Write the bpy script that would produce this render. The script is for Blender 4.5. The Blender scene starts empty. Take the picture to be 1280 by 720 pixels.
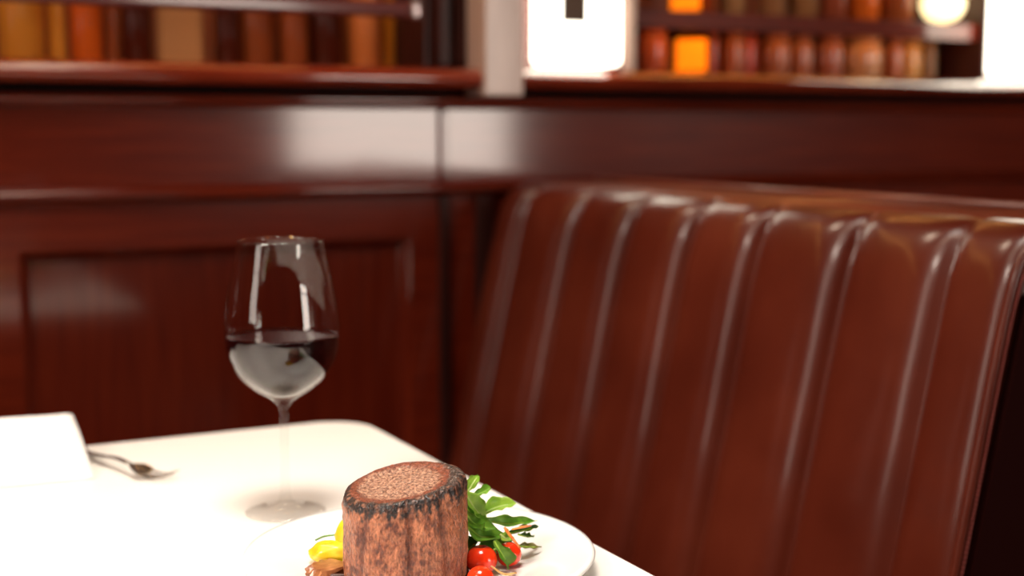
import bpy, bmesh, math, random
from mathutils import Vector, Matrix, noise
random.seed(7)
R = math.radians
SC = bpy.context.scene
COL = SC.collection

# ------------------------------------------------------------------ camera
cd = bpy.data.cameras.new('camera'); cam = bpy.data.objects.new('camera', cd); COL.objects.link(cam)
SC.camera = cam
PITCH = math.atan(198/1700)
AZ = math.atan2(3323, 1700)            # direction of the wall to the right of the view
cam.location = (0, 0, 1.085)
cam.rotation_euler = (R(90) - PITCH, 0, -(R(90) - AZ))
cd.sensor_width = 36; cd.lens = 1700/1280*36
cd.clip_start = 0.02
cd.dof.use_dof = True; cd.dof.focus_distance = 0.99; cd.dof.aperture_fstop = 3.2

# ------------------------------------------------------------------ world, exposure
SC.view_settings.view_transform = 'Standard'; SC.view_settings.look = 'None'
SC.view_settings.exposure = 0.0; SC.view_settings.gamma = 1.0
SC.view_settings.use_curve_mapping = False
w = bpy.data.worlds.new('world'); SC.world = w; w.use_nodes = True
w.node_tree.nodes['Background'].inputs[0].default_value = (1.0, .75, .55, 1)
w.node_tree.nodes['Background'].inputs[1].default_value = 0.03

# ------------------------------------------------------------------ lights of the room, two of them added fills
def area(name, loc, target, sx, sy, power, col, spread=180):
    l = bpy.data.lights.new(name, 'AREA'); l.shape = 'RECTANGLE'; l.size = sx; l.size_y = sy
    l.energy = power; l.color = col; l.spread = R(spread)
    o = bpy.data.objects.new(name, l); COL.objects.link(o); o.location = loc
    o.rotation_euler = (Vector(target) - Vector(loc)).to_track_quat('-Z', 'Y').to_euler()
    return o
WARM = (1.0, .80, .60)
area('ceiling_light_over_table', (.15, .75, 2.65), (.20, .95, .75), .7, .7, 6.6, (1, .92, .82), 62)
area('ceiling_light_left', (-1.6, .15, 2.5), (.30, .92, .8), .6, .6, 3.6, (1, .86, .74), 42)
area('added_wall_fill', (-.3, .7, 2.68), (.3, 2.02, 1.2), 1.2, .3, 7.5, (1, .76, .55), 120)  # added fill that brightens the back wall, not a known fitting
area('added_booth_fill', (.30, 1.74, 2.25), (1.02, 1.40, 1.0), .35, .35, 2.8, WARM, 100)  # added lamp, placed to grade the light down the banquette back
WIN_A, WIN_B = 11.5, 5.5              # radiance of the two window panes (front wall, left wall)

# ------------------------------------------------------------------ materials
def mat(name, base=(.5, .5, .5), rough=.5, metal=0, coat=0, coat_rough=.1, trans=0, ior=1.45, emit=None, estr=0, sss=0, spec=.5, coat_ior=1.5):
    m = bpy.data.materials.new(name); m.use_nodes = True
    b = m.node_tree.nodes['Principled BSDF']
    b.inputs['Base Color'].default_value = (*base, 1); b.inputs['Roughness'].default_value = rough
    b.inputs['Metallic'].default_value = metal; b.inputs['Coat Weight'].default_value = coat
    b.inputs['Coat Roughness'].default_value = coat_rough; b.inputs['Transmission Weight'].default_value = trans
    b.inputs['Coat IOR'].default_value = coat_ior; b.inputs['IOR'].default_value = ior; b.inputs['Specular IOR Level'].default_value = spec
    if sss:
        b.inputs['Subsurface Weight'].default_value = sss
        b.inputs['Subsurface Radius'].default_value = (.6, .25, .1); b.inputs['Subsurface Scale'].default_value = .01
    if emit:
        b.inputs['Emission Color'].default_value = (*emit, 1); b.inputs['Emission Strength'].default_value = estr
    return m
def nodes(m): return m.node_tree.nodes, m.node_tree.links, m.node_tree.nodes['Principled BSDF']
def ramp_noise(m, stops, scale=5, vec_scale=(1, 1, 1), detail=4, bump=0, bump_scale=None, dist=.002, rough=None):
    n, l, b = nodes(m)
    tc = n.new('ShaderNodeTexCoord'); mp = n.new('ShaderNodeMapping'); mp.inputs['Scale'].default_value = vec_scale
    nz = n.new('ShaderNodeTexNoise'); nz.inputs['Scale'].default_value = scale; nz.inputs['Detail'].default_value = detail
    l.new(tc.outputs['Object'], mp.inputs[0]); l.new(mp.outputs[0], nz.inputs['Vector'])
    r = n.new('ShaderNodeValToRGB'); l.new(nz.outputs['Fac'], r.inputs[0])
    e = r.color_ramp.elements
    e[0].position, e[0].color = stops[0][0], (*stops[0][1], 1)
    e[1].position, e[1].color = stops[-1][0], (*stops[-1][1], 1)
    for p, c in stops[1:-1]:
        x = e.new(p); x.color = (*c, 1)
    l.new(r.outputs[0], b.inputs['Base Color'])
    if rough:
        mr = n.new('ShaderNodeMapRange'); mr.inputs['To Min'].default_value = rough[0]; mr.inputs['To Max'].default_value = rough[1]
        l.new(nz.outputs['Fac'], mr.inputs['Value']); l.new(mr.outputs[0], b.inputs['Roughness'])
    if bump:
        nb = n.new('ShaderNodeTexNoise'); nb.inputs['Scale'].default_value = bump_scale or scale * 3; nb.inputs['Detail'].default_value = 3
        l.new(mp.outputs[0], nb.inputs['Vector'])
        bp = n.new('ShaderNodeBump'); bp.inputs['Strength'].default_value = bump; bp.inputs['Distance'].default_value = dist
        l.new(nb.outputs['Fac'], bp.inputs['Height']); l.new(bp.outputs[0], b.inputs['Normal'])
    return m
wood_h = ramp_noise(mat('mahogany_along', rough=.32, spec=.12, coat=1, coat_rough=.10, coat_ior=1.6),
    [(.3, (.110, .0105, .0032)), (.55, (.145, .0150, .0045)), (.75, (.185, .021, .0065))], 6, (1, 6, 14), 5, bump=.05, bump_scale=5, dist=.003)
wood_v = ramp_noise(mat('mahogany_upright', rough=.32, spec=.12, coat=1, coat_rough=.10, coat_ior=1.6),
    [(.3, (.095, .0090, .0030)), (.55, (.125, .0130, .0042)), (.75, (.160, .019, .006))], 6, (14, 6, 1), 5, bump=.08, bump_scale=5, dist=.004)
wood_dark = ramp_noise(mat('dark_wood', rough=.45, coat=.0, spec=.3),
    [(.3, (.020, .005, .004)), (.7, (.050, .010, .007))], 6, (10, 6, 1), 4)
gap_black = mat('painted_shadow_line', (.010, .003, .002), .7, spec=.1)  # black stands in for the shade in the gap under the sill
lit_taupe = ramp_noise(mat('lit_post_taupe', rough=.3, coat=.4), [(.3, (.42, .28, .23)), (.7, (.50, .34, .28))], 8, (8, 8, 1))  # pale tone carries the lamp and window light falling on the posts
leather = ramp_noise(mat('oxblood_leather', rough=.34, spec=.25, coat=.35, coat_rough=.16),
    [(.3, (.070, .0095, .0042)), (.5, (.088, .0130, .0058)), (.75, (.118, .020, .009))], 7, (1, 1, 1), 6, bump=.12, bump_scale=260, dist=.0004)
leather_top = ramp_noise(mat('oxblood_leather_lit', rough=.36, coat=.1),
    [(.3, (.13, .026, .012)), (.7, (.22, .050, .022))], 5, (1, 1, 1), 5, bump=.2, bump_scale=260, dist=.0004)  # lighter copy of the leather, light from above put into its colour
thread = mat('red_thread', (.30, .06, .05), .6)
table_m = ramp_noise(mat('white_tabletop', rough=.35), [(.3, (.84, .81, .77)), (.7, (.88, .85, .81))], 4)
porcelain = mat('porcelain', (.87, .86, .84), .08, coat=.5, coat_rough=.03)
linen = ramp_noise(mat('white_linen', rough=.85), [(.3, (.86, .85, .84)), (.7, (.90, .89, .88))], 30, bump=.15, bump_scale=900, dist=.0003)
steel = mat('steel', (.42, .38, .34), .16, metal=1)
iron = mat('black_iron', (.05, .03, .02), .4, metal=.8)
brass = mat('aged_brass', (.5, .3, .12), .25, metal=1)
def thin_glass():
    m = bpy.data.materials.new('clear_glass'); m.use_nodes = True; n = m.node_tree.nodes; l = m.node_tree.links; n.clear()
    out = n.new('ShaderNodeOutputMaterial'); mx = n.new('ShaderNodeMixShader'); tr = n.new('ShaderNodeBsdfTransparent'); gl = n.new('ShaderNodeBsdfGlossy')
    fw = n.new('ShaderNodeLayerWeight'); fw.inputs['Blend'].default_value = .5
    pw = n.new('ShaderNodeMath'); pw.operation = 'POWER'; pw.inputs[1].default_value = 5; l.new(fw.outputs['Facing'], pw.inputs[0])
    lw = n.new('ShaderNodeMath'); lw.operation = 'MULTIPLY_ADD'; lw.inputs[1].default_value = .7; lw.inputs[2].default_value = .04; l.new(pw.outputs[0], lw.inputs[0])
    fc = n.new('ShaderNodeLayerWeight'); fc.inputs['Blend'].default_value = .25
    r = n.new('ShaderNodeValToRGB'); r.color_ramp.elements[0].color = (.985, .985, .98, 1); r.color_ramp.elements[1].color = (.90, .88, .86, 1); r.color_ramp.elements[0].position = .45
    l.new(fc.outputs['Facing'], r.inputs[0]); l.new(r.outputs[0], tr.inputs['Color'])
    gl.inputs['Roughness'].default_value = .0
    l.new(lw.outputs[0], mx.inputs[0]); l.new(tr.outputs[0], mx.inputs[1]); l.new(gl.outputs[0], mx.inputs[2]); l.new(mx.outputs[0], out.inputs[0])
    return m
glass = thin_glass()
wine_m = mat('red_wine', (.010, .0008, .0012), .0, ior=1.35, coat=0)
plaster = ramp_noise(mat('brown_plaster', rough=.8), [(.3, (.10, .05, .03)), (.7, (.13, .065, .04))], 3)
floor_m = ramp_noise(mat('floor_boards', rough=.4), [(.3, (.05, .02, .01)), (.7, (.11, .05, .025))], 5, (1, 12, 1), 4)
back_m = ramp_noise(mat('alcove_back', rough=.45, coat=.2), [(.3, (.16, .035, .012)), (.7, (.30, .08, .025))], 4, (9, 1, 1), 4)
opal = mat('opal_glass_lit', (.9, .88, .8), .2, emit=(1, .93, .76), estr=5.5)
daylight = lambda nm, s: mat(nm, (.8, .8, .8), .5, emit=(1, .86, .75), estr=s)
strip_m = mat('warm_strip', (.9, .8, .6), .4, emit=(1, .46, .12), estr=30)

def sstep(a, b, x):
    t = max(0, min(1, (x-a)/(b-a))); return t*t*(3-2*t)
fill_strip = mat('jar_fill_strip', (.9, .6, .3), .4, emit=(1, .36, .06), estr=6)  # glow of the added strip that brightens the jars
# ------------------------------------------------------------------ mesh helpers
def link(name, me, m=None, parent=None, smooth=True):
    o = bpy.data.objects.new(name, me); COL.objects.link(o)
    if m: me.materials.append(m)
    if smooth:
        for p in me.polygons: p.use_smooth = True
    if parent: o.parent = parent
    return o
def from_bm(name, bm, m, parent=None, smooth=True, loc=None):
    bmesh.ops.recalc_face_normals(bm, faces=bm.faces)
    me = bpy.data.meshes.new(name); bm.to_mesh(me); bm.free()
    o = link(name, me, m, parent, smooth)
    if loc: o.location = loc
    return o
def tag(o, label=None, cat=None, group=None, kind=None):
    if label: o['label'] = label
    if cat: o['category'] = cat
    if group: o['group'] = group
    if kind: o['kind'] = kind
    return o
def empty(name, loc, rz=0, **k):
    o = bpy.data.objects.new(name, None); COL.objects.link(o); o.location = loc; o.rotation_euler = (0, 0, rz)
    o.empty_display_size = .05
    return tag(o, **k)
def add_box(bm, x0, x1, y0, y1, z0, z1, bev=0, seg=2):
    r = bmesh.ops.create_cube(bm, size=1, matrix=Matrix.Translation(((x0+x1)/2, (y0+y1)/2, (z0+z1)/2)) @ Matrix.Diagonal((x1-x0, y1-y0, z1-z0, 1)))
    if bev:
        es = list({e for v in r['verts'] for e in v.link_edges})
        bmesh.ops.bevel(bm, geom=es, offset=bev, segments=seg, profile=.5, affect='EDGES')
def box(name, x0, x1, y0, y1, z0, z1, m, parent=None, bev=0, seg=2):
    bm = bmesh.new(); add_box(bm, x0, x1, y0, y1, z0, z1, bev, seg)
    o = from_bm(name, bm, m, parent, smooth=False)
    return o
def struct(o, ):
    o['kind'] = 'structure'; return o
def lathe(prof, n=64, wob=None):
    """prof: list of (r, z); closed to the axis where r==0."""
    bm = bmesh.new(); rings = []
    for (r, z) in prof:
        if r < 1e-6: rings.append([bm.verts.new((0, 0, z))])
        else: rings.append([bm.verts.new((r*math.cos(2*math.pi*i/n), r*math.sin(2*math.pi*i/n), z)) for i in range(n)])
    for a, b in zip(rings, rings[1:]):
        if len(a) == 1 and len(b) == 1: continue
        for i in range(n):
            j = (i+1) % n
            if len(a) == 1: bm.faces.new((a[0], b[i], b[j]))
            elif len(b) == 1: bm.faces.new((a[i], a[j], b[0]))
            else: bm.faces.new((a[i], a[j], b[j], b[i]))
    return bm
def smooth_prof(pts, n=6):
    out = []
    P = [Vector((p[0], p[1], 0)) for p in pts]
    for i in range(len(P)-1):
        p0 = P[max(i-1, 0)]; p1 = P[i]; p2 = P[i+1]; p3 = P[min(i+2, len(P)-1)]
        for k in range(n):
            t = k/n
            v = .5*((2*p1) + (p2-p0)*t + (2*p0-5*p1+4*p2-p3)*t*t + (3*p1-p0-3*p2+p3)*t**3)
            out.append((max(v.x, 0), v.y))
    out.append((pts[-1][0], pts[-1][1]))
    return out
def spline3(pts, n=8):
    out = []; P = [Vector(p) for p in pts]
    for i in range(len(P)-1):
        p0 = P[i-1] if i else P[0]*2 - P[1]; p1 = P[i]; p2 = P[i+1]; p3 = P[i+2] if i+2 < len(P) else P[-1]*2 - P[-2]
        for k in range(n):
            t = k/n
            out.append(.5*((2*p1) + (p2-p0)*t + (2*p0-5*p1+4*p2-p3)*t*t + (3*p1-p0-3*p2+p3)*t**3))
    out.append(P[-1]); return out
def add_tube(bm, path, rad, n=10, flat=1.0, up=Vector((0, 0, 1))):
    """rad: number or list per path point; flat squashes along up"""
    rings = []
    for i, p in enumerate(path):
        a = path[max(i-1, 0)]; b = path[min(i+1, len(path)-1)]
        t = (b-a).normalized(); s = t.cross(up)
        if s.length < 1e-4: s = t.cross(Vector((1, 0, 0)))
        s.normalize(); u = s.cross(t)
        r = rad[i] if isinstance(rad, (list, tuple)) else rad
        rings.append([bm.verts.new(p + s*(r*math.cos(2*math.pi*k/n)) + u*(r*flat*math.sin(2*math.pi*k/n))) for k in range(n)])
    for a, b in zip(rings, rings[1:]):
        for k in range(n): bm.faces.new((a[k], a[(k+1) % n], b[(k+1) % n], b[k]))
    bm.faces.new(rings[0]); bm.faces.new(list(reversed(rings[-1])))
def extrude_profile(prof, x0, x1):
    """closed profile in (y, z), swept along x"""
    bm = bmesh.new()
    a = [bm.verts.new((x0, y, z)) for y, z in prof]; b = [bm.verts.new((x1, y, z)) for y, z in prof]
    n = len(prof)
    for i in range(n): bm.faces.new((a[i], a[(i+1) % n], b[(i+1) % n], b[i]))
    bm.faces.new(a); bm.faces.new(list(reversed(b)))
    return bm

# ------------------------------------------------------------------ room shell
XL, XR, YF, YB, ZC = -2.4, 3.8, -2.6, 2.02, 2.75
YA = 2.40     # back of the alcoves
struct(box('floor', XL-.1, XR+.1, YF-.1, YA+.15, -.1, 0, floor_m))
struct(box('ceiling', XL-.1, XR+.1, YF-.1, YA+.15, ZC, ZC+.1, plaster))
struct(box('wall_right', XR, XR+.1, YF-.1, YA+.15, 0, ZC, wood_dark))
# front wall (behind the camera) and left wall, each with one tall window
def wall_with_hole(name, axis, c0, c1, a0, a1, h0, h1, z0, z1, m):
    bm = bmesh.new()
    def bx(p0, p1, q0, q1):
        if axis == 'x': add_box(bm, p0, p1, c0, c1, q0, q1)
        else: add_box(bm, c0, c1, p0, p1, q0, q1)
    bx(a0, h0, 0, ZC); bx(h1, a1, 0, ZC); bx(h0, h1, 0, z0); bx(h0, h1, z1, ZC)
    return struct(from_bm(name, bm, m, smooth=False))
wall_with_hole('wall_front', 'x', YF-.1, YF, XL-.1, XR+.1, 2.10, 3.45, .75, 2.25, wood_dark)
wall_with_hole('wall_left', 'y', XL-.1, XL, YF, YA+.15, .10, .95, .95, 2.30, wood_dark)
def window(name, axis, c, a0, a1, z0, z1, m):
    def bx(nm, p0, p1, q0, q1, d0, d1, mm, par):
        if axis == 'x': return box(nm, p0, p1, c+d0, c+d1, q0, q1, mm, par)
        return box(nm, c+d0, c+d1, p0, p1, q0, q1, mm, par)
    root = bx(name, a0, a1, z0, z1, -.08, -.07, m, None); struct(root)
    bm = bmesh.new(); t = .05; mull = [(a0+t, a1-t, z1-.40, z1-.37)]
    for (p0, p1, q0, q1) in ((a0, a0+t, z0, z1), (a1-t, a1, z0, z1), (a0+t, a1-t, z0, z0+t), (a0+t, a1-t, z1-t, z1),
                             *mull):
        if axis == 'x': add_box(bm, p0, p1, c-.07, c, q0, q1)
        else: add_box(bm, c-.07, c, p0, p1, q0, q1)
    from_bm('window_frame', bm, wood_dark, root, smooth=False)
window('window_1', 'x', YF, 2.10, 3.45, .75, 2.25, daylight('window_glow_front', WIN_A))
window('window_2', 'y', XL, .10, .95, .95, 2.30, daylight('window_glow_side', WIN_B))

# panelled back wall -------------------------------------------------------
WX0, WX1 = XL, XR
struct(box('wall_back', WX0, WX1, YB+.02, YB+.04, 0, 1.15, wood_dark))
struct(box('wall_back_alcove', WX0, WX1, YA, YA+.1, 0, ZC, back_m))
struct(box('wall_back_header', WX0, WX1, YB-.01, YA, 1.78, ZC, wood_dark))
struct(box('trim_1', WX0, WX1, YB-.004, YB+.02, .999, 1.117, wood_h))              # frieze boards
struct(from_bm('trim_2', extrude_profile([(YB+.02, .979), (YB-.006, .979), (YB-.020, .986), (YB-.023, .993), (YB-.018, .999), (YB-.006, 1.004), (YB+.02, 1.004)], WX0, WX1), wood_h))
struct(from_bm('trim_3', extrude_profile([(YB+.02, 1.117), (YB-.008, 1.117), (YB-.022, 1.122), (YB-.026, 1.130), (YB-.022, 1.136), (YB+.02, 1.138)], WX0, WX1), wood_h))
struct(box('trim_4', WX0, WX1, YB+.004, YB+.03, 1.138, 1.150, gap_black))         # recess strip, its shadow painted in as black
# window sill, sloped and rounded nosing
sill_prof = [(YA, 1.149), (YB-.040, 1.149), (YB-.052, 1.151), (YB-.059, 1.156), (YB-.061, 1.162), (YB-.060, 1.169), (YB-.055, 1.175), (YB-.045, 1.180), (YB-.030, 1.183), (YB+.0, 1.185), (YA, 1.185)]
sill_m = ramp_noise(mat('mahogany_sill', rough=.16, coat=1, coat_rough=.07),
    [(.3, (.17, .018, .006)), (.7, (.28, .036, .012))], 6, (1, 6, 14), 5, bump=.05, bump_scale=5, dist=.004)
struct(from_bm('trim_5', extrude_profile(sill_prof, WX0, WX1), sill_m))
struct(box('trim_6', .898, .912, YB-.012, YB+.02, 1.004, 1.117, wood_v, bev=.003))  # upright bead that divides the frieze
# lower panelling: stiles and rails around recessed fielded panels
def lower_panel(name, x0, x1, z0, z1):
    bm = bmesh.new(); d = YB+.012
    # frame moulding as nested rings of (inset, y)
    rings = [(0, YB-.004), (.004, YB-.002), (.010, YB+.009), (.016, YB+.0135)]
    vs = []
    for ins, y in rings:
        vs.append([bm.verts.new(p) for p in ((x0+ins, y, z0+ins), (x1-ins, y, z0+ins), (x1-ins, y, z1-ins), (x0+ins, y, z1-ins))])
    for a, b in zip(vs, vs[1:]):
        for i in range(4): bm.faces.new((a[i], a[(i+1) % 4], b[(i+1) % 4], b[i]))
    bm.faces.new(vs[-1])
    for i in range(4): pass
    return struct(from_bm(name, bm, wood_v, smooth=False))
panels = [(-1.05, -.47), (-.40, .215), (.25, .848), (1.24, 1.86), (1.93, 2.55), (2.62, 3.24)]
for i, (a, b) in enumerate(panels): lower_panel('wall_back_panel_%d' % (i+1), a, b, .22, .913)
bm = bmesh.new()
xs = [WX0] + [v for p in panels for v in p] + [WX1]
for i in range(0, len(xs), 2): add_box(bm, xs[i], xs[i+1], YB-.004, YB+.02, .10, .979)
for a, b in panels: add_box(bm, a, b, YB-.004, YB+.02, .913, .979); add_box(bm, a, b, YB-.004, YB+.02, .10, .22)
struct(from_bm('trim_7', bm, wood_h, smooth=False))
struct(box('baseboard_back', WX0, WX1, YB-.02, YB+.02, 0, .10, wood_dark, bev=.004))
struct(box('trim_8', .896, .914, YB-.014, YB-.004, .10, .979, wood_dark, bev=.003))   # upright below the bead
struct(box('trim_9', .960, .990, YB-.022, YB-.004, .10, .979, wood_dark, bev=.005))

# posts between the alcoves
bm = bmesh.new()
add_box(bm, .886, .951, YB+.02, YB+.34, 1.185, 1.78); add_box(bm, .900, .922, YB-.004, YB+.02, 1.185, 1.78, .004); add_box(bm, .932, .950, YB-.004, YB+.02, 1.185, 1.78, .004)
struct(from_bm('trim_10', bm, wood_dark, smooth=False))
struct(box('trim_11', .951, 1.021, YB-.066, YB+.30, 1.138, 1.78, lit_taupe, bev=.003))
struct(box('trim_12', 1.021, 1.252, YB+.01, YB+.30, 1.185, 1.78, wood_v))
struct(box('trim_13', 1.252, 1.272, YB-.004, YB+.30, 1.185, 1.78, lit_taupe, bev=.003))
struct(box('trim_14', 2.125, 2.34, YB+.03, YB+.30, 1.185, 1.78, wood_dark, bev=.003))
struct(box('trim_15', -1.30, -1.18, YB-.01, YB+.30, 1.185, 1.78, wood_dark, bev=.003))
# shelf inside the right alcove
struct(box('trim_17', 1.272, 2.125, YB+.052, YB+.060, 1.265, 1.297, wood_h, bev=.001))  # lip added to hide the fill strip
sh = struct(box('trim_16', 1.272, 2.125, YB+.06, YA, 1.276, 1.296, wood_dark, bev=.002))

# rail across the left alcove
rr = empty('hanging_rail', (.30, YB-.015, 1.271), label='maroon horizontal rail with a pale end cap across the left alcove opening', cat='rail')
bm = bmesh.new(); add_box(bm, -1.4, .545, -.011, .011, -.012, .012, .005, 3)
from_bm('rail', bm, ramp_noise(mat('maroon_rail', rough=.2, coat=.6), [(.3, (.10, .02, .02)), (.7, (.16, .035, .03))], 6, (1, 8, 8)), rr)
bm = bmesh.new(); add_box(bm, .5455, .560, -.013, .013, -.013, .014, .004, 3)
c = from_bm('end_cap', bm, mat('pale_cap', (.55, .45, .45), .25, metal=.7), rr); c['label'] = 'pale metal end cap'
for x in (-.9, .0):
    bm = bmesh.new(); add_box(bm, x, x+.02, .011, .06, -.006, .006, .002); from_bm('bracket', bm, iron, rr)

# warm strip lights in the alcoves; the one under the shelf is added fill
for nm, x0, x1, z, y, e in (('strip_light', -1.15, .86, 1.745, YB+.06, 26), ('strip_light', 1.30, 2.10, 1.745, YB+.06, 12), ('strip_light', 1.30, 2.10, 1.2675, YB+.082, 1)):
    o = empty(nm, ((x0+x1)/2, y, z+.008), label={1.2675: 'added dim orange fill strip hidden behind the lip under the shelf of the right alcove', 1.745: 'warm strip light under the %s alcove head' % ('left' if x0 < 0 else 'right')}[z], cat='strip light')
    hw = (x1-x0)/2
    bm = bmesh.new(); add_box(bm, -hw, hw, -.010, .010, 0, .012); from_bm('housing', bm, brass, o, smooth=False)
    bm = bmesh.new(); add_box(bm, -hw+.01, hw-.01, -.006, .006, -.006, 0, .002); from_bm('diffuser', bm, strip_m if e > 1 else fill_strip, o)

# ------------------------------------------------------------------ bottles in the alcoves
def bottle(x, y, z, r, h, color, label, group, square=False, trans=.35, rough=.16):
    m = mat('bottle_glass', color, rough, trans=trans*.4, ior=1.4)
    root = empty('spirit_bottle', (x, y, z), rz=random.uniform(-.3, .3), label=label, cat='bottle', group=group)
    nk = min(.014, r*.42)
    prof = [(0, .001), (r*.8, 0), (r, .006), (r, h*.62), (r*.97, h*.66), (r*.75, h*.72), (nk*1.1, h*.79), (nk, h*.84), (nk, h*.97), (nk*1.15, h*.975), (nk*1.15, h), (0, h)]
    bm = lathe(prof, 4 if square else 28)
    if square:
        bmesh.ops.rotate(bm, verts=bm.verts, cent=(0, 0, 0), matrix=Matrix.Rotation(R(45), 3, 'Z'))
        bmesh.ops.scale(bm, verts=[v for v in bm.verts if math.hypot(v.co.x, v.co.y) > nk*1.6], vec=(1.3, 1.0, 1))
        bmesh.ops.bevel(bm, geom=[e for e in bm.edges if abs(e.verts[0].co.z-e.verts[1].co.z) > .02], offset=r*.15, segments=3, affect='EDGES')
    from_bm('glass_body', bm, m, root, smooth=not square)
    bm = lathe([(nk*1.25, h*.93), (nk*1.3, h*.935), (nk*1.3, h*1.03), (nk*1.2, h*1.04), (0, h*1.04)], 20)
    from_bm('cap', bm, wood_dark if random.random() < .5 else brass, root)
    return root
or_, am, ru, br, dk, ta, go = (.80, .14, .015), (.88, .30, .03), (.34, .03, .010), (.36, .08, .022), (.09, .014, .006), (.52, .24, .10), (.82, .32, .04)
LB = [(.286, .033, go, .27, 'broad golden bottle at the left end of the left alcove'),
      (.339, .014, go, .25, 'slim yellow gold bottle beside the broad golden one'),
      (.381, .023, or_, .28, 'orange bottle between the slim gold and the thin brown one'),
      (.421, .010, br, .24, 'thin brown bottle left of the dark maroon one'),
      (.457, .023, dk, .29, 'dark maroon bottle left of the wide tan one'),
      (.527, .038, ta, .20, 'wide tan bottle in the middle of the left alcove'),
      (.599, .019, dk, .27, 'narrow blackish bottle right of the wide tan one'),
      (.651, .026, br, .28, 'medium brown bottle right of the narrow blackish one'),
      (.710, .022, br, .26, 'reddish brown bottle left of the darkest brown one'),
      (.768, .028, dk, .30, 'dark brown bottle standing before the orange ones'),
      (.834, .028, (.7, .2, .05), .28, 'orange brown bottle near the right end of the left alcove'),
      (.879, .015, am, .24, 'slim amber bottle next to the dark post')]
for i, (x, r, c, h, lb) in enumerate(LB):
    bottle(x, 2.17 + (.012 if i % 2 else 0), 1.1852, r, h, c, lb, 'bottles in the left alcove', square=(i == 5))
bottle(.937-.07+.0, 2.262, 1.1852, .024, .27, or_, 'bright orange bottle behind the slim amber one at the post', 'bottles in the left alcove')
RB = [(1.404, .028, (.6, .09, .02), 'red orange bottle left of the glowing jar under the shelf'),
      (1.547, .014, ru, 'slim dark red bottle right of the glowing jar under the shelf'),
      (1.590, .020, br, 'brown bottle between the slim dark red and the bright red one'),
      (1.634, .016, (.55, .03, .015), 'bright red bottle under the shelf'),
      (1.689, .028, br, 'brown bottle just right of the bright red one'),
      (1.757, .028, (.35, .08, .03), 'russet bottle in the middle under the shelf'),
      (1.823, .028, (.30, .05, .02), 'dull red bottle left of the wide tan one under the shelf'),
      (1.912, .046, ta, 'wide tan bottle under the shelf'),
      (1.992, .021, (.35, .07, .015), 'narrow rust coloured bottle under the shelf'),
      (2.046, .027, (.6, .28, .06), 'golden brown bottle under the shelf'),
      (2.092, .014, (.3, .16, .08), 'greyish brown bottle at the right end under the shelf')]
for i, (x, r, c, lb) in enumerate(RB):
    c = tuple(v*.75+k for v, k in zip(c, (.08, .05, .03)))
    lb = lb.replace('glowing jar', 'glowing candle').replace('bottle', 'jar')
    root = empty('storage_jar', (x, 2.17 + (.012 if i % 2 else 0), 1.1852), label=lb, cat='jar', group='storage jars under the shelf')
    from_bm('glass_body', lathe([(0, .001), (r*.9, 0), (r, .004), (r, .064), (r*.94, .070), (r*.86, .072), (0, .072)], 28), mat('jar_glass', c, .2, coat=.3), root)
    from_bm('lid', lathe([(0, .0722), (r*.92, .0722), (r*.92, .083), (r*.86, .085), (0, .085)], 28), mat('jar_lid', tuple(v*.8 for v in c), .35), root)
UB = [(1.527, .020, br, 'brown bottle right of the glowing jar on the shelf'),
      (1.593, .023, ta, 'first tan bottle right of the brown one on the shelf'),
      (1.680, .025, (.42, .17, .07), 'middle tan bottle on the shelf'),
      (1.761, .029, (.40, .16, .06), 'tan brown bottle left of the russet one on the shelf'),
      (1.830, .027, (.35, .07, .03), 'russet bottle on the shelf'),
      (1.912, .036, or_, 'wide orange bottle on the shelf'),
      (1.995, .036, br, 'large brown bottle left of the globe lamp')]
for i, (x, r, c, lb) in enumerate(UB):
    bottle(x, 2.17 + (.01 if i % 2 else 0), 1.2962, r, .26, c, lb, 'bottles on the alcove shelf')
def jar(x, y, z, r, h, label):
    root = empty('candle_jar', (x, y, z), label=label, cat='candle jar', group='glowing amber jars')
    bm = lathe([(0, .001), (r*.85, 0), (r, .006), (r, h), (r*.93, h), (r*.93, .008), (0, .008)], 32)
    from_bm('jar', bm, mat('amber_jar', (1, .62, .20), .10, trans=1, ior=1.06), root)
    bm = lathe([(0, .0085), (r*.86, .0085), (r*.86, h*.80), (0, h*.82)], 20)
    c = from_bm('candle', bm, mat('glowing_wax', (.9, .5, .1), .5, emit=(1, .30, .02), estr=1.5), root); c['label'] = 'glowing orange wax'
jar(1.478, 2.15, 1.1852, .034, .08, 'glowing amber candle jar under the shelf')
jar(1.463, 2.15, 1.2962, .032, .09, 'glowing amber candle jar on the shelf')
# globe lamp on the shelf
g = empty('globe_lamp', (2.085, 2.13, 1.2962), label='small round white lamp on the shelf beside the right sconce', cat='lamp')
from_bm('base', lathe([(0, 0), (.018, 0), (.018, .006), (.010, .008), (0, .008)], 24), brass, g)
from_bm('globe', lathe(smooth_prof([(0, .0085), (.030, .016), (.044, .045), (.030, .078), (0, .088)], 6), 32), mat('globe_lit', (.9, .85, .7), .3, emit=(1, .78, .38), estr=2.4), g)

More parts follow.
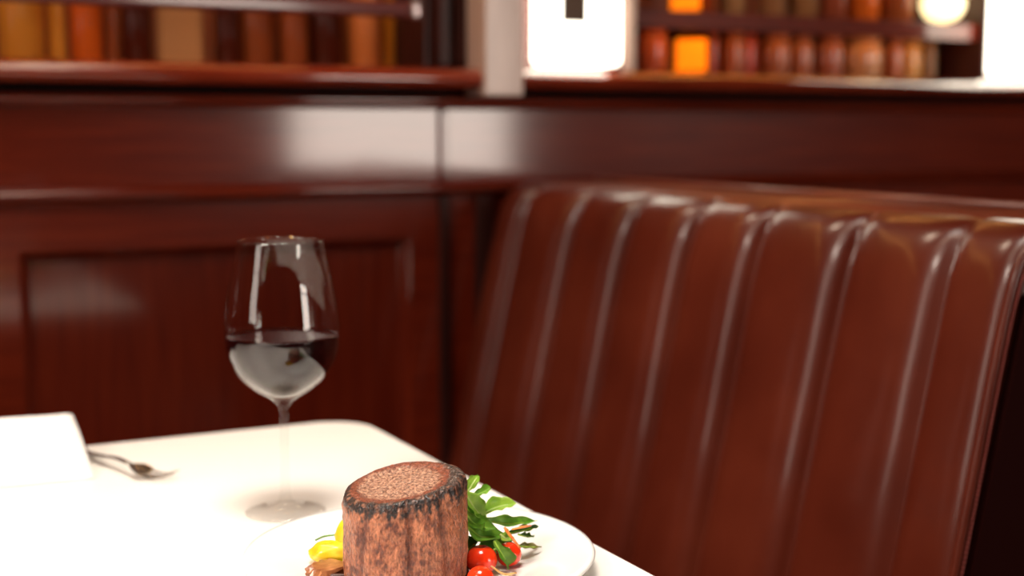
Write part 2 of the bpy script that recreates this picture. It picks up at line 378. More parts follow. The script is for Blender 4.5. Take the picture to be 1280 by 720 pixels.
# ------------------------------------------------------------------ sconces
def sconce(x0, x1, z0, z1, yf, bx0, bx1, bz, label):
    root = empty('wall_sconce', ((x0+x1)/2, YB, z0), label=label, cat='wall lamp', group='white glass sconces')
    cx = (x0+x1)/2
    bm = bmesh.new(); add_box(bm, x0-cx, x1-cx, yf-YB, yf-YB+.075, 0, z1-z0, .012, 4)
    from_bm('lamp_shade', bm, opal, root)
    bm = bmesh.new(); add_box(bm, bx0-cx, bx1-cx, yf-YB-.008, yf-YB-.0005, bz-z0, z1-z0+.02, .002)
    from_bm('bracket', bm, iron, root, smooth=False)
    bm = bmesh.new(); add_box(bm, bx0-cx, bx1-cx, yf-YB, YB-YB-.03, z1-z0+.002, z1-z0+.02, .002)
    from_bm('top_arm', bm, iron, root, smooth=False)
    bm = bmesh.new(); add_box(bm, -.04, .04, yf-YB+.0755, .009, .12, z1-z0-.04, .003)
    from_bm('backplate', bm, iron, root, smooth=False)
sconce(1.068, 1.206, 1.1895, 1.50, 1.95, 1.086, 1.131, 1.257, 'white glass sconce with a dark strap left of the right alcove')
sconce(2.098, 2.240, 1.190, 1.50, 1.95, 2.112, 2.150, 1.275, 'white glass sconce at the right edge of the photograph')

# ------------------------------------------------------------------ banquette
bq = empty('banquette', (1.05, 1.45, 0), label='oxblood leather banquette with a channel tufted back, end on to the panelled wall', cat='banquette')
def L(o): o.location = Vector(o.location) - bq.location; return o
grooves = [1.985, 1.912, 1.745, 1.593, 1.444, 1.306, 1.147, .994, .902]
# path (x, z) and normal
path = []
pts = [(.868, .40), (.890, .50), (.912, .60), (.934, .70), (.953, .79), (.970, .87), (.983, .925), (.994, .958), (1.010, .981), (1.030, .993), (1.052, .996)]
sp = smooth_prof(pts, 7)
N = len(sp)
bm = bmesh.new(); grid = []
ys = []
for a, b in zip(grooves, grooves[1:]):
    k = 26 if abs(a-b) > .1 else 16
    ys += [(a + (b-a)*i/k, i/k, abs(a-b)) for i in range(k)]
ys.append((grooves[-1], 1, .1))
for j, (x, z) in enumerate(sp):
    x2, z2 = sp[min(j+1, N-1)]; x1, z1 = sp[max(j-1, 0)]
    t = Vector((x2-x1, 0, z2-z1)).normalized(); nrm = Vector((-t.z, 0, t.x))
    s = (N-1-j)/(N-1)
    fade = sstep(.02, .30, s)
    row = []
    for y, u, wd in ys:
        v = 2*u - 1
        dep = (.034 if wd > .1 else .022) * (1 - (1 - abs(v)**4.0)**.6) * fade
        nz = noise.noise(Vector((x*6, y*7, z*5)))*.0022 + noise.noise(Vector((x*20, y*25, z*12)))*.0006
        p = Vector((x, y, z)) + nrm*(.007*sstep(0, .25, s) + .001 - dep + nz)
        row.append(bm.verts.new(p))
    grid.append(row)
for a, b in zip(grid, grid[1:]):
    for i in range(len(a)-1): bm.faces.new((a[i], a[i+1], b[i+1], b[i]))
# close to the back so the cushion has thickness
last = [bm.verts.new((1.06, y, .975)) for y, _, _ in ys]; low = [bm.verts.new((1.06, y, .42)) for y, _, _ in ys]
for i in range(len(ys)-1):
    bm.faces.new((grid[-1][i], grid[-1][i+1], last[i+1], last[i])); bm.faces.new((last[i], last[i+1], low[i+1], low[i])); bm.faces.new((low[i], low[i+1], grid[0][i+1], grid[0][i]))
for side in (0, -1):
    f = [grid[j][side] for j in range(N)] + [last[side], low[side]]
    try: bm.faces.new(f)
    except Exception: pass
o = L(from_bm('backrest', bm, leather, bq))
# top cap
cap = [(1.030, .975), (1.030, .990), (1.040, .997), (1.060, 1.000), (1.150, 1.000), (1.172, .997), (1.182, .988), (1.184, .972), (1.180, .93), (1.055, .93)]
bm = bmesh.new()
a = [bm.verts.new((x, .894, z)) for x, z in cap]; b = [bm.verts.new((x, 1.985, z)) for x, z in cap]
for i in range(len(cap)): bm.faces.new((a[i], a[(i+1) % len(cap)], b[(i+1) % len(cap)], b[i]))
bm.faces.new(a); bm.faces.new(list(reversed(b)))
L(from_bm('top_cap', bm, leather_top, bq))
bm = bmesh.new(); add_tube(bm, [Vector((1.176, y, 1.001)) for y in (.894, 1.985)], .006, 10)
L(from_bm('piping', bm, leather_top, bq))
bm = bmesh.new()
pe = [Vector((x-.012, .897, z+.0)) for x, z in sp[:-6]]
add_tube(bm, pe, .0045, 8); L(from_bm('piping', bm, leather, bq))
bm = bmesh.new()
for i in range(len(pe)-1):
    for k in range(3):
        p = pe[i].lerp(pe[i+1], (k+.2)/3) + Vector((.0, -.002, 0)); q = pe[i].lerp(pe[i+1], (k+.75)/3) + Vector((0, -.002, 0))
        add_tube(bm, [p + Vector((.006, -.002, 0)), q + Vector((.006, -.002, 0))], .0011, 5)
st = L(from_bm('stitching', bm, thread, bq)); st['label'] = 'red stitching along the end seam'
# back frame, seat, plinth
bm = bmesh.new()
f = [(.875, .40), (.995, .93), (1.055, .975), (1.18, .975), (1.18, .0), (.96, .0)]
a = [bm.verts.new((x, .8945, z)) for x, z in f]; b = [bm.verts.new((x, .92, z)) for x, z in f]
for i in range(6): bm.faces.new((a[i], a[(i+1) % 6], b[(i+1) % 6], b[i]))
bm.faces.new(a); bm.faces.new(list(reversed(b)))
e_ = L(from_bm('end_panel', bm, mat('end_shade', (.016, .002, .0015), .7, spec=.04), bq, smooth=False)); e_['label'] = 'dark end panel'  # near black colour holds the shade on this end face
L(box('back_frame', 1.062, 1.178, .925, 1.985, .02, .93, wood_dark, bq))
bm = bmesh.new(); add_box(bm, .47, .905, .90, 1.985, .33, .455, .03, 5)
L(from_bm('seat', bm, leather, bq))
L(box('plinth', .52, 1.05, .92, 1.985, 0, .33, wood_dark, bq))

# ------------------------------------------------------------------ table
tb = empty('dining_table', (.105, 1.035, 0), label='white topped square dining table with rounded corners on a pedestal', cat='table')
def rounded_rect(x0, x1, y0, y1, r, n=12):
    out = []
    for cx, cy, a0 in ((x1-r, y1-r, 0), (x0+r, y1-r, 90), (x0+r, y0+r, 180), (x1-r, y0+r, 270)):
        for i in range(n+1):
            a = R(a0 + 90*i/n); out.append((cx+r*math.cos(a), cy+r*math.sin(a)))
    return out
bm = bmesh.new(); rings = []
X0, X1, Y0, Y1 = -.45, .45, -.45, .442
for ins, z in ((.012, .716), (.003, .718), (0, .724), (0, .742), (.002, .7475), (.006, .7500)):
    rings.append([bm.verts.new((x, y, z)) for x, y in rounded_rect(X0+ins, X1-ins, Y0+ins, Y1-ins, .060-ins)])
for a, b in zip(rings, rings[1:]):
    for i in range(len(a)): bm.faces.new((a[i], a[(i+1) % len(a)], b[(i+1) % len(a)], b[i]))
bm.faces.new(rings[-1]); bm.faces.new(list(reversed(rings[0])))
o = from_bm('tabletop', bm, table_m, tb, smooth=False)
from_bm('pedestal', lathe([(0, .03), (.06, .03), (.035, .08), (.032, .60), (.05, .68), (.12, .715), (0, .715)], 32), iron, tb)
from_bm('base', lathe([(0, 0), (.27, 0), (.27, .012), (.20, .02), (.06, .035), (0, .035)], 48), iron, tb)

# ------------------------------------------------------------------ plate
pc = Vector((.396, .928, .7501))
pl = empty('dinner_plate', pc, label='round white dinner plate carrying the steak', cat='plate')
prof = [(0, .003), (.060, .003), (.074, .000), (.077, .000), (.081, .003), (.110, .0085), (.1285, .0125), (.1325, .0145), (.1335, .0165), (.1325, .0180), (.1295, .0180),
        (.110, .0145), (.095, .0115), (.088, .0090), (.082, .0075), (.070, .0070), (0, .0070)]
from_bm('plate_body', lathe(prof, 160), porcelain, pl)
ZP = pc.z + .0071

# ------------------------------------------------------------------ steak
SX, SY = .3705, .8965
def vcol_material(name, rough=.5, bump=.5, bscale=420, voro=520, coat=.0, fine=(.72, 1.45)):
    m = mat(name, rough=rough, coat=coat, coat_rough=.25); n, l, b = nodes(m)
    at = n.new('ShaderNodeAttribute'); at.attribute_name = 'tone'
    tc = n.new('ShaderNodeTexCoord')
    mp = n.new('ShaderNodeMapping'); mp.inputs['Scale'].default_value = (1, 1, .55); l.new(tc.outputs['Object'], mp.inputs[0])
    nz = n.new('ShaderNodeTexNoise'); nz.inputs['Scale'].default_value = bscale; nz.inputs['Detail'].default_value = 4; nz.inputs['Roughness'].default_value = .65
    l.new(mp.outputs[0], nz.inputs['Vector'])
    mr = n.new('ShaderNodeMapRange'); mr.inputs['From Min'].default_value = .35; mr.inputs['From Max'].default_value = .65
    mr.inputs['To Min'].default_value = fine[0]; mr.inputs['To Max'].default_value = fine[1]
    l.new(nz.outputs['Fac'], mr.inputs['Value'])
    mx = n.new('ShaderNodeVectorMath'); mx.operation = 'SCALE'; l.new(at.outputs['Color'], mx.inputs[0]); l.new(mr.outputs[0], mx.inputs['Scale'])
    l.new(mx.outputs[0], b.inputs['Base Color'])
    vo = n.new('ShaderNodeTexVoronoi'); vo.inputs['Scale'].default_value = voro; l.new(mp.outputs[0], vo.inputs['Vector'])
    ad = n.new('ShaderNodeMath'); ad.operation = 'ADD'; l.new(nz.outputs['Fac'], ad.inputs[0]); l.new(vo.outputs['Distance'], ad.inputs[1])
    bp = n.new('ShaderNodeBump'); bp.inputs['Strength'].default_value = bump; bp.inputs['Distance'].default_value = .0012
    l.new(ad.outputs[0], bp.inputs['Height']); l.new(bp.outputs[0], b.inputs['Normal'])
    return m
def mixc(a, b, t): t = max(0, min(1, t)); return tuple(a[i]*(1-t)+b[i]*t for i in range(3))
def fr(x, y, z, o=4): return noise.fractal(Vector((x, y, z)), 1.0, 2.0, o)
def build_steak():
    nt, nside, ntop = 420, 110, 52
    rx, fx = Vector((.89, -.4555)), Vector((.4555, .89))
    bm = bmesh.new(); cl = {}
    def radius(t, h):
        r = .0435*(1 + .022*math.cos(2*t+.6) + .018*math.cos(3*t+1.9) + .010*math.cos(5*t+.4))
        # upright creases of the muscle
        for t0, d, wd in ((-1.95, .0030, .07), (-1.20, .0022, .06), (-2.65, .0018, .08), (-.62, .0020, .07), (.6, .002, .1), (1.9, .002, .1)):
            tt = t0 + .10*math.sin(h*2.4+t0*3); dd = (t-tt+math.pi) % (2*math.pi) - math.pi
            r -= d*math.exp(-(dd/wd)**2)*(1-.5*sstep(.8, 1, h))
        r *= 1 + .02*math.sin(h*math.pi)
        return r
    def ztop(x, y):
        l = x*rx.x + y*rx.y; f = x*fx.x + y*fx.y
        return .0735 + .13*l + .12*f
    def pos(t, h):
        r = radius(t, h)
        if h > .90: r -= .0042*(1-math.sqrt(max(0, 1-((h-.90)/.10)**2)))
        if h < .06: r -= .003*(1-h/.06)
        x, y = r*math.cos(t), r*math.sin(t)
        z = ztop(x, y)*h
        sc = fr(x*260, y*260, z*150)*.00055 + fr(x*70, y*70, z*40)*.0010
        rim = sstep(.78, .9, h)
        sc += fr(x*520+3, y*520, z*520)*.0006*rim
        return x*(1+sc/r), y*(1+sc/r), z
    def side_col(t, h, x, y, z):
        a = (.22, .064, .032); b = (.44, .160, .078); c = (.085, .022, .014)
        n1 = fr(x*90, y*90, z*45+3); n2 = fr(x*330, y*330, z*220)
        fb = noise.noise(Vector((t*34, h*3.2, 5))) ; col = mixc(a, b, .45 + n1*.6 + n2*.5 + fb*.55); col = mixc(col, c, sstep(.05, .65, -n1*.6 - n2*.8)*.8)
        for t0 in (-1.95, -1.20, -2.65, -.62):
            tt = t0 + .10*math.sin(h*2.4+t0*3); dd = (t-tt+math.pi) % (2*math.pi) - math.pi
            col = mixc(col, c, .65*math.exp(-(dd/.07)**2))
        l = x*rx.x + y*rx.y
        col = mixc(col, (.42, .12, .04), sstep(.015, .042, l)*.35)
        # charred band under the rim
        lo = .885 + .09*noise.noise(Vector((t*2.2, 1, 0))) + .10*n2 + .05*n1
        ch = sstep(lo-.07, lo+.05, h)*(.62+.38*sstep(-.5, .1, -n2))
        k = fr(x*600, y*600, z*600, 3)
        char = mixc((.006, .005, .006), (.075, .030, .018), sstep(.0, .5, k)); char = mixc(char, (.26, .19, .15), sstep(.40, .80, n2+k*.4)*.6)
        return mixc(col, char, ch)
    rings = []
    for j in range(nside+1):
        h = j/nside; ring = []
        for i in range(nt):
            t = 2*math.pi*i/nt - math.pi
            x, y, z = pos(t, h); v = bm.verts.new((x, y, z)); cl[v] = side_col(t, h, x, y, z); ring.append(v)
        rings.append(ring)
    for j in range(1, ntop+1):
        q = 1 - j/ntop; ring = []
        if q == 0:
            v = bm.verts.new((0, 0, ztop(0, 0)+.001)); cl[v] = (.34, .20, .13); rings.append([v]); break
        for i in range(nt):
            t = 2*math.pi*i/nt - math.pi
            r = (radius(t, 1)-.0042)*q; x, y = r*math.cos(t), r*math.sin(t)
            n1 = fr(x*120, y*120, 7); n2 = fr(x*420, y*420, 2); n3 = fr(x*800, y*800, 5, 3)
            dome = -.0022*sstep(.95, .70, q) + n2*.0006 + n1*.0005 + n3*.0003*sstep(.6, .95, q)
            v = bm.verts.new((x, y, ztop(x, y) + dome + .0003*math.sin(q*9)))
            l = x*rx.x + y*rx.y; f = x*fx.x + y*fx.y
            # paler seared face, set a little left, inside a red brown ring
            e = math.hypot((l+.004)/.0345, (f-.002)/.034) + n1*.10
            inner = mixc((.24, .10, .060), (.44, .25, .165), .5+n2*1.1+n3*.4); inner = mixc(inner, (.12, .040, .024), sstep(.05, .5, -n2-n3*.5))
            ringc = mixc((.10, .022, .010), (.24, .060, .026), .5+n2)
            char = mixc((.014, .010, .010), (.12, .055, .035), sstep(-.1, .6, n3))
            char = mixc(char, (.36, .30, .26), sstep(.25, .7, n3+n2*.5)*sstep(.0, .03, l)*.8)
            col = mixc(inner, ringc, sstep(.80, .93, e)); col = mixc(col, char, sstep(1.12, 1.24, e + n3*.06 + sstep(.015, .04, l)*.15))
            cl[v] = col; ring.append(v)
        rings.append(ring)
    for a, b in zip(rings, rings[1:]):
        if len(b) == 1:
            for i in range(nt): bm.faces.new((a[i], a[(i+1) % nt], b[0]))
        else:
            for i in range(nt): bm.faces.new((a[i], a[(i+1) % nt], b[(i+1) % nt], b[i]))
    bm.faces.new(list(reversed(rings[0])))
    bm.verts.index_update()
    cols = [None]*len(bm.verts)
    for v, c in cl.items(): cols[v.index] = c
    me = bpy.data.meshes.new('filet_steak'); bm.normal_update(); bm.to_mesh(me); bm.free()
    at = me.color_attributes.new('tone', 'FLOAT_COLOR', 'POINT')
    for i, c in enumerate(cols): at.data[i].color = (*c, 1)
    m = vcol_material('seared_beef', rough=.36, bump=.9, bscale=520, voro=620, coat=.3, fine=(.6, 1.6))
    o = link('filet_steak', me, m); o.location = (SX, SY, ZP)
    tag(o, 'thick round seared filet steak with a charred rim on the white plate', 'steak')
    return o
build_steak()

# pan juice beside and under the steak
bm = bmesh.new()
cx, cy = SX, SY
ring = []
for i in range(72):
    t = 2*math.pi*i/72; r = .049 + .004*math.sin(3*t+1) + .003*math.sin(7*t) + .012*math.exp(-((t-5.6)/.35)**2) + .010*math.exp(-((t-3.5)/.3)**2)
    ring.append((cx+r*math.cos(t), cy+r*math.sin(t)))
a = [bm.verts.new((x, y, ZP+.0001)) for x, y in ring]; b = [bm.verts.new((cx+(x-cx)*.985, cy+(y-cy)*.985, ZP+.0007)) for x, y in ring]
for i in range(72): bm.faces.new((a[i], a[(i+1) % 72], b[(i+1) % 72], b[i]))
bm.faces.new(b)
tag(from_bm('pan_juice', bm, mat('pan_juice', (.16, .045, .012), .08, coat=.5), smooth=False), 'thin brown pan juice pooled around the foot of the steak', 'sauce', kind='stuff')

# ------------------------------------------------------------------ garnish
def leaf_mat(name, c0, c1):
    return ramp_noise(mat(name, rough=.35, coat=.2, sss=.15), [(.35, c0), (.65, c1)], 90, (1, 1, 1), 4, bump=.25, bump_scale=500, dist=.0006)
g_light = leaf_mat('green_leaf_light', (.24, .46, .035), (.44, .66, .09))
g_mid = leaf_mat('green_leaf_mid', (.13, .34, .025), (.28, .54, .05))
g_dark = leaf_mat('green_leaf_dark', (.03, .12, .010), (.10, .28, .02))
g_olive = leaf_mat('olive_leaf', (.16, .17, .03), (.30, .28, .06))
CAMP = Vector((0, 0, 1.085))
def leaf(pts, wd, m, label, fold=.35, name='salad_leaf', tipw=.12, blunt=False, stemw=.35):
    base = Vector(pts[0])
    root = empty(name, base, label=label, cat='salad leaf', group='green leaves beside the steak')
    path = [p-base for p in spline3(pts, 9)]
    bm = bmesh.new(); n = len(path); rows = []; up0 = Vector((-.25, -.55, .8)).normalized()
    for i, p in enumerate(path):
        s = i/(n-1); t = (path[min(i+1, n-1)]-path[max(i-1, 0)]).normalized()
        side = t.cross(up0).normalized(); up = side.cross(t)
        prof = (math.sin(math.pi*min(1, (s*.86+.14)))**.75) if not blunt else (stemw + (1-stemw)*sstep(.1, .8, s))*(1-.45*sstep(.9, 1, s))
        if not blunt: prof = max(prof*(.45+.55*sstep(0, .45, s)), .06)
        w2 = wd*.74*prof
        w2 *= 1 + .10*noise.noise(Vector((s*9, wd*900, 0)))
        rip = .0009*math.sin(s*17+wd*3000)
        row = []
        for k in (-1, -.62, -.22, 0, .22, .62, 1):
            row.append(bm.verts.new(p + side*(w2*k) + up*(abs(k)**1.3*w2*fold*2 + (rip*k if abs(k) > .5 else 0))))
        rows.append(row)
    for a, b in zip(rows, rows[1:]):
        for k in range(6): bm.faces.new((a[k], a[k+1], b[k+1], b[k]))
    # give the blade real thickness
    geom = bmesh.ops.solidify(bm, geom=bm.faces[:], thickness=.0007)
    from_bm('blade', bm, m, root)
    bm = bmesh.new(); add_tube(bm, [p for p in path[:int(n*.8)]], [.0009*(1-.6*i/n) for i in range(int(n*.8))], 6)
    o = from_bm('midrib', bm, g_light if m is not g_light else leaf_light, root); o['label'] = 'paler midrib'
leaf_light = leaf_mat('pale_rib', (.40, .55, .16), (.55, .68, .25))
leaf([(0.4254, 0.9056, 0.8132), (0.4319, 0.9079, 0.8199), (0.4373, 0.9108, 0.8242)], .0062, g_light, 'uppermost short green leaf standing nearly upright against the steak', tipw=.2)
leaf([(0.4243, 0.9006, 0.8115), (0.434, 0.9012, 0.8126), (0.4415, 0.8974, 0.8163)], .0055, g_mid, 'short green leaf pointing right just below the uppermost one', blunt=True)
leaf([(0.419, 0.8977, 0.8171), (0.427, 0.8992, 0.8047), (0.4377, 0.8993, 0.7909)], .0105, g_light, 'thick pale green leaf running down from the top of the heap')
leaf([(0.4356, 0.9004, 0.7965), (0.4502, 0.9042, 0.7992), (0.4655, 0.9019, 0.8009)], .0095, g_light, 'bright broad leaf pointing up and right over the plate')
leaf([(0.4339, 0.9013, 0.7921), (0.4573, 0.9006, 0.7861), (0.4863, 0.9082, 0.7827)], .0075, g_mid, 'longest leaf reaching furthest right from the heap')
leaf([(0.4179, 0.8926, 0.7935), (0.4285, 0.8872, 0.7837), (0.4517, 0.8922, 0.7809)], .0120, g_mid, 'broad leaf curving above the large cherry tomato')
leaf([(0.4342, 0.8787, 0.7821), (0.4389, 0.8762, 0.7736), (0.4465, 0.878, 0.7615)], .0090, g_mid, 'blunt leaf hanging down between the two cherry tomatoes', blunt=True)
leaf([(0.4511, 0.8925, 0.7809), (0.4728, 0.9039, 0.778), (0.4874, 0.9076, 0.7782)], .0048, g_dark, 'narrow dark leaf under the longest one')
leaf([(0.4627, 0.8978, 0.7691), (0.4732, 0.898, 0.7663), (0.4849, 0.8977, 0.7647)], .0040, g_olive, 'thin olive brown leaf lying on the plate at far right')
leaf([(0.4195, 0.8974, 0.8012), (0.4269, 0.8936, 0.7914), (0.4413, 0.8863, 0.7877)], .0100, g_mid, 'mid green leaf bending right in the middle of the heap')
leaf([(0.4221, 0.9073, 0.8058), (0.4286, 0.904, 0.7952), (0.4339, 0.9013, 0.7847)], .0120, g_dark, 'dark leaf at the back of the heap beside the steak')
leaf([(0.4407, 0.881, 0.7855), (0.4444, 0.8791, 0.7824), (0.4498, 0.8819, 0.7821)], .0085, g_light, 'small bright leaf above the blunt hanging one')
leaf([(0.4644, 0.8969, 0.7779), (0.4755, 0.9024, 0.773), (0.4846, 0.909, 0.7705)], .0040, g_dark, 'slender dark leaf tip lowest on the right of the heap')
leaf([(.4175, .9120, .7600), (.4230, .9010, .7700), (.4300, .8930, .7800)], .0140, g_dark, 'dark leaf at the bottom of the heap behind the large cherry tomato')
leaf([(.4300, .9080, .7600), (.4440, .8990, .7680), (.4600, .8950, .7720)], .0120, g_dark, 'dark leaf lying flat behind the small cherry tomato')

def tomato(c, r, label, sz=.93):
    prof = []
    for i in range(25):
        a = -math.pi/2 + math.pi*i/24; rr = r*math.cos(a); z = r*sz*math.sin(a)
        if a > 1.1: z -= r*.22*((a-1.1)/.47)**2
        prof.append((max(rr, 0), z + r*sz))
    prof[0] = (0, prof[0][1]); prof[-1] = (0, prof[-1][1])
    o = from_bm('cherry_tomato', lathe(prof, 40), mat('tomato_skin', (.80, .035, .006), .15, coat=.5, coat_rough=.08, sss=.12))
    o.location = (c[0], c[1], ZP); tag(o, label, 'tomato', 'cherry tomatoes on the plate')
tomato((.4255, .8812), .0118, 'larger cherry tomato touching the steak')
tomato((.4520, .8890), .0098, 'smaller cherry tomato half hidden under the leaves')
tomato((.4085, .8480), .0098, 'cherry tomato at the bottom edge beside the steak foot')
def strip(pts, r, m, name, label, cat, group, flat=.5):
    base = Vector(pts[0]); path = [p-base for p in spline3(pts, 8)]
    bm = bmesh.new(); n = len(path); add_tube(bm, path, [r*(.75+.25*math.sin(math.pi*i/(n-1))) for i in range(n)], 8, flat)
    o = from_bm(name, bm, m); o.location = base
    tag(o, label, cat, group)
carrot = ramp_noise(mat('carrot', rough=.3, coat=.3), [(.35, (.75, .13, .02)), (.65, (.85, .30, .08))], 300)
strip([(0.4411, 0.8752, 0.7925), (0.4454, 0.8707, 0.7852), (0.4516, 0.8698, 0.7766)], .0019, carrot, 'carrot_strip', 'orange carrot strip lying down over the leaves above the small tomato', 'carrot strip', 'carrot strips in the garnish')
strip([(0.4554, 0.8903, 0.7847), (0.4619, 0.887, 0.7865), (0.4725, 0.8928, 0.7848)], .0017, carrot, 'carrot_strip', 'orange carrot strip lying level at the right of the leaf heap', 'carrot strip', 'carrot strips in the garnish')
strip([(0.4276, 0.8708, 0.7665), (0.4365, 0.8662, 0.7600), (0.4467, 0.8667, 0.7592)], .0016, ramp_noise(mat('fried_onion', rough=.35, coat=.3), [(.35, (.55, .28, .09)), (.65, (.75, .48, .20))], 200), 'onion_strip', 'curved tan onion strip on the plate below the hanging leaf', 'onion strip', None)

# yellow squash, green strip and browned mushroom on the left
def blob(name, c, rad, rz, m, label, cat, group=None, wob=.12, seed=0, tilt=0):
    bm = bmesh.new(); bmesh.ops.create_uvsphere(bm, u_segments=40, v_segments=24, radius=1)
    for v in bm.verts:
        k = 1 + wob*noise.noise(v.co*1.7 + Vector((seed, 0, 0))) + wob*.4*noise.noise(v.co*4 + Vector((seed, 3, 0)))
        v.co = Vector((v.co.x*rad[0], v.co.y*rad[1], v.co.z*rad[2]))*k
    o = from_bm(name, bm, m); o.location = c; o.rotation_euler = (0, tilt, rz); return tag(o, label, cat, group)
yel = ramp_noise(mat('yellow_squash', rough=.25, coat=.4, sss=.2), [(.3, (.72, .34, .01)), (.5, (.80, .52, .02)), (.7, (.84, .62, .06))], 60, bump=.1, bump_scale=150, dist=.0005)
blob('squash_slice', (.3350, .9545, .7665), (.0175, .012, .0088), R(-27), yel, 'rounded yellow squash piece lying left of the steak', 'squash', 'yellow squash pieces', seed=2)
blob('squash_slice', (.3490, .9560, .7770), (.0100, .009, .0130), R(-20), yel, 'upright yellow squash piece leaning between the other one and the steak', 'squash', 'yellow squash pieces', seed=5)
strip([(.3330, .9440, .7605), (.3420, .9400, .7605), (.3530, .9350, .7600)], .0030, g_light, 'green_bean', 'short green bean piece under the yellow squash', 'green bean', None, .8)
strip([(.3250, .9640, .7745), (.3320, .9640, .7765), (.3400, .9610, .7775)], .0010, g_dark, 'herb_stem', 'thin green herb stem on top of the yellow squash', 'herb', None, .8)
mush = ramp_noise(mat('browned_mushroom', rough=.35, coat=.3), [(.3, (.14, .035, .012)), (.6, (.34, .13, .05)), (.75, (.50, .22, .10))], 110, (1, 1, 2), bump=.3, bump_scale=300, dist=.0008)
def mushroom():
    root = empty('mushroom_slice', (.330, .925, ZP), rz=R(-27), label='browned mushroom slice lying at the left foot of the steak', cat='mushroom')
    bm = bmesh.new(); n = 22; top = []; bot = []; mid = []
    for i in range(n+1):
        a = math.pi*(.62 + .76*i/n) ; r = .0225*(1 + .10*math.sin(i*1.9))
        x, y = r*math.cos(a)*1.05, r*math.sin(a)*.85
        top.append(bm.verts.new((x*.86, y*.86, .0085))); mid.append(bm.verts.new((x, y, .0045 + .0012*math.sin(i*1.3)))); bot.append(bm.verts.new((x*.9, y*.9, .0004)))
    ct = bm.verts.new((.010, 0, .0095)); cb = bm.verts.new((.010, 0, .0004))
    for i in range(n):
        bm.faces.new((top[i], top[i+1], mid[i+1], mid[i])); bm.faces.new((mid[i], mid[i+1], bot[i+1], bot[i]))
        bm.faces.new((ct, top[i+1], top[i])); bm.faces.new((cb, bot[i], bot[i+1]))
    bm.faces.new((ct, top[0], mid[0], bot[0], cb)); bm.faces.new((cb, bot[n], mid[n], top[n], ct))
    from_bm('cap_slice', bm, mush, root, smooth=False)
    bm = bmesh.new(); add_box(bm, -.006, .012, -.014, -.010, .0004, .006, .0015)
    s = from_bm('stem_piece', bm, mat('dark_gills', (.05, .015, .008), .4), root); s['label'] = 'darker stem piece'
mushroom()

# ------------------------------------------------------------------ wine glass
wg = empty('wine_glass', (.3545, 1.131, .7501), label='stemmed wine glass part filled with red wine', cat='wine glass')
outer = smooth_prof([(.0045, .016), (.0038, .030), (.0036, .060), (.0040, .085), (.0056, .0955), (.0120, .1020), (.0260, .1110), (.0390, .1235), (.0470, .1390), (.0497, .1560), (.0490, .1750), (.0454, .2000), (.0402, .2230), (.0368, .2400)], 6)
foot = [(0, .0000), (.0330, .0000), (.0352, .0006), (.0352, .0016), (.0300, .0026), (.0180, .0040), (.0085, .0075), (.0055, .0115)]
inner = [(.0357, .2400), (.0391, .2230), (.0443, .2000), (.0479, .1750), (.0486, .1560), (.0459, .1392), (.0380, .1245), (.0250, .1125), (.0110, .1048), (0, .1030)]
prof = foot + outer + [(.0363, .2405)] + smooth_prof(inner, 6)
from_bm('glass_body', lathe(prof, 128), glass, wg)
ZW = .1575
wi = [(max(r-.0001, 0), z) for r, z in reversed(smooth_prof(inner, 6)) if z < ZW-.001]
wi = [(0, wi[0][1]+.0001)] + wi[1:] + [(.0484, ZW-.0008), (.0483, ZW), (.0470, ZW-.0006), (.03, ZW-.0008), (0, ZW-.0008)]
wn = from_bm('wine', lathe(wi, 128), wine_m, wg); wn['label'] = 'dark red wine'

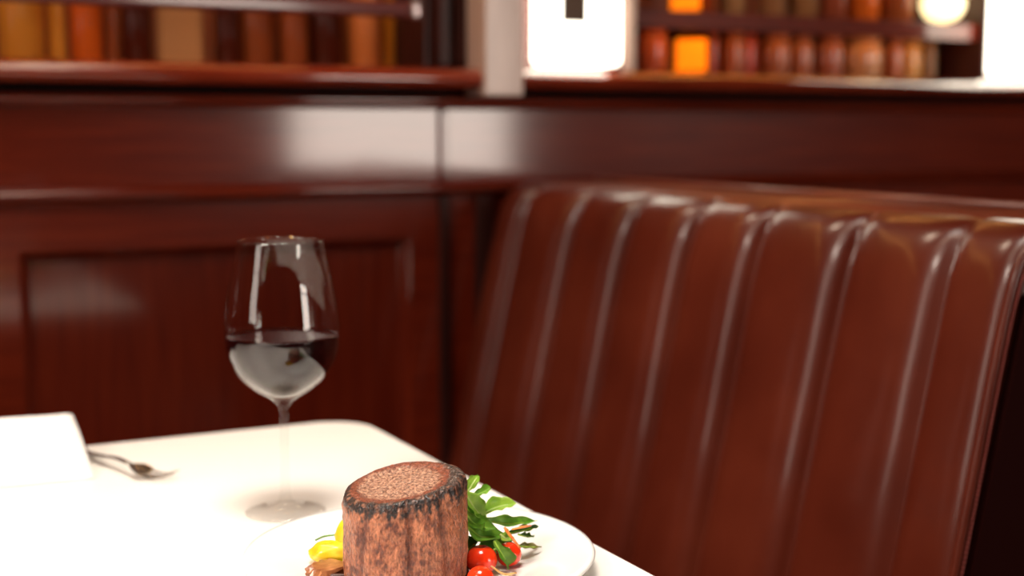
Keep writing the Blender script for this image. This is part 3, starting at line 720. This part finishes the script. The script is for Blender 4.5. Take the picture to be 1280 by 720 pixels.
# ------------------------------------------------------------------ napkin and fork
nk = empty('folded_napkin', (.14, 1.40, .7501), label='white linen napkin folded into a raised wedge at the left', cat='napkin')
def napkin():
    # corners of the raised wedge; front edge on the table, back edge lifted
    A, B = Vector((.2255, 1.3240)), Vector((.2270, 1.4590))     # right edge, front / back
    d = Vector((-.994, .075))*.21                                # towards the left, out of the frame
    bm = bmesh.new(); n, k = 26, 18; top = []; bot = []
    for i in range(n+1):
        u = i/n
        f0 = A + d*u; b0 = B + Vector((-.998, .03))*.21*u; rt = []; rb = []
        for j in range(k+1):
            v = j/k; p = f0.lerp(b0, v)
            zz = .0042 + .039*(v**1.05) + .004*math.sin(v*math.pi) + .0012*noise.noise(Vector((u*5, v*4, 1)))
            zb = .0004 + max(0, v-.10)*.036
            if v > .93: zz -= .003*((v-.93)/.07)**2
            edge = .0016*(1 if i in (0, n) or j in (0, k) else 0)
            rt.append(bm.verts.new((p.x-.14, p.y-1.40, zz-edge))); rb.append(bm.verts.new((p.x-.14, p.y-1.40, zb)))
        top.append(rt); bot.append(rb)
    for g in (top, bot):
        for i in range(n):
            for j in range(k): bm.faces.new((g[i][j], g[i+1][j], g[i+1][j+1], g[i][j+1]))
    for i in range(n):
        bm.faces.new((top[i][0], top[i+1][0], bot[i+1][0], bot[i][0])); bm.faces.new((top[i][k], top[i+1][k], bot[i+1][k], bot[i][k]))
    for j in range(k):
        bm.faces.new((top[0][j], top[0][j+1], bot[0][j+1], bot[0][j])); bm.faces.new((top[n][j], top[n][j+1], bot[n][j+1], bot[n][j]))
    o = from_bm('top_fold', bm, linen, nk)
    bm = bmesh.new(); add_box(bm, -.115, .083, -.010, .058, .0001, .012, .003)
    add_box(bm, -.115, .084, .025, .056, .012, .028, .003)
    from_bm('under_fold', bm, linen, nk)
napkin()
fk = empty('dinner_fork', (.2620, 1.3170, .7501), label='silver fork lying beside the napkin, tines towards the wine glass', cat='fork')
def fork():
    hp = [(-.0280, .1400, .0030), (-.0283, .1050, .0045), (-.0200, .0650, .0085), (-.0110, .0350, .0120), (-.0040, .0040, .0125)]
    path = spline3(hp, 8); n = len(path)
    bm = bmesh.new(); add_tube(bm, path, [.0062*(1-i/(n-1)) + .0030*(i/(n-1)) for i in range(n)], 10, .33)
    from_bm('handle', bm, steel, fk)
    # head: a dished plate that widens from the neck, then four tines
    d = Vector((.62, -.785, 0)).normalized(); s = Vector((-d.y, d.x, 0))*-1
    o0 = Vector((-.0045, .0050, .0125))
    bm = bmesh.new(); rows = []
    for i in range(11):
        t = i/10; wv = .0032 + .0092*sstep(0, .75, t)
        c = o0 + d*(.021*t); c.z = .0125 - .0085*t**1.3
        rows.append([bm.verts.new(c + s*(wv*k) + Vector((0, 0, .0022*(k*k)*sstep(0, .6, t)))) for k in (-1, -.6, -.2, .2, .6, 1)])
    for a, b in zip(rows, rows[1:]):
        for k in range(5): bm.faces.new((a[k], a[k+1], b[k+1], b[k]))
    bmesh.ops.solidify(bm, geom=bm.faces[:], thickness=.0016)
    from_bm('head', bm, steel, fk)
    for k in (-.84, -.28, .28, .84):
        b0 = o0 + d*.0195 + s*(.0122*k); b0.z = .0046 + .0018*k*k
        pts = [b0, b0 + d*.010 + Vector((0, 0, -.0020)), b0 + d*.022 + Vector((0, 0, -.0012)), b0 + d*.033 + Vector((0, 0, .0030))]
        bm = bmesh.new(); pp = spline3(pts, 5); m = len(pp)
        add_tube(bm, pp, [.0016*(1-.55*i/(m-1)) for i in range(m)], 8, .8)
        from_bm('tine', bm, steel, fk)
fork()
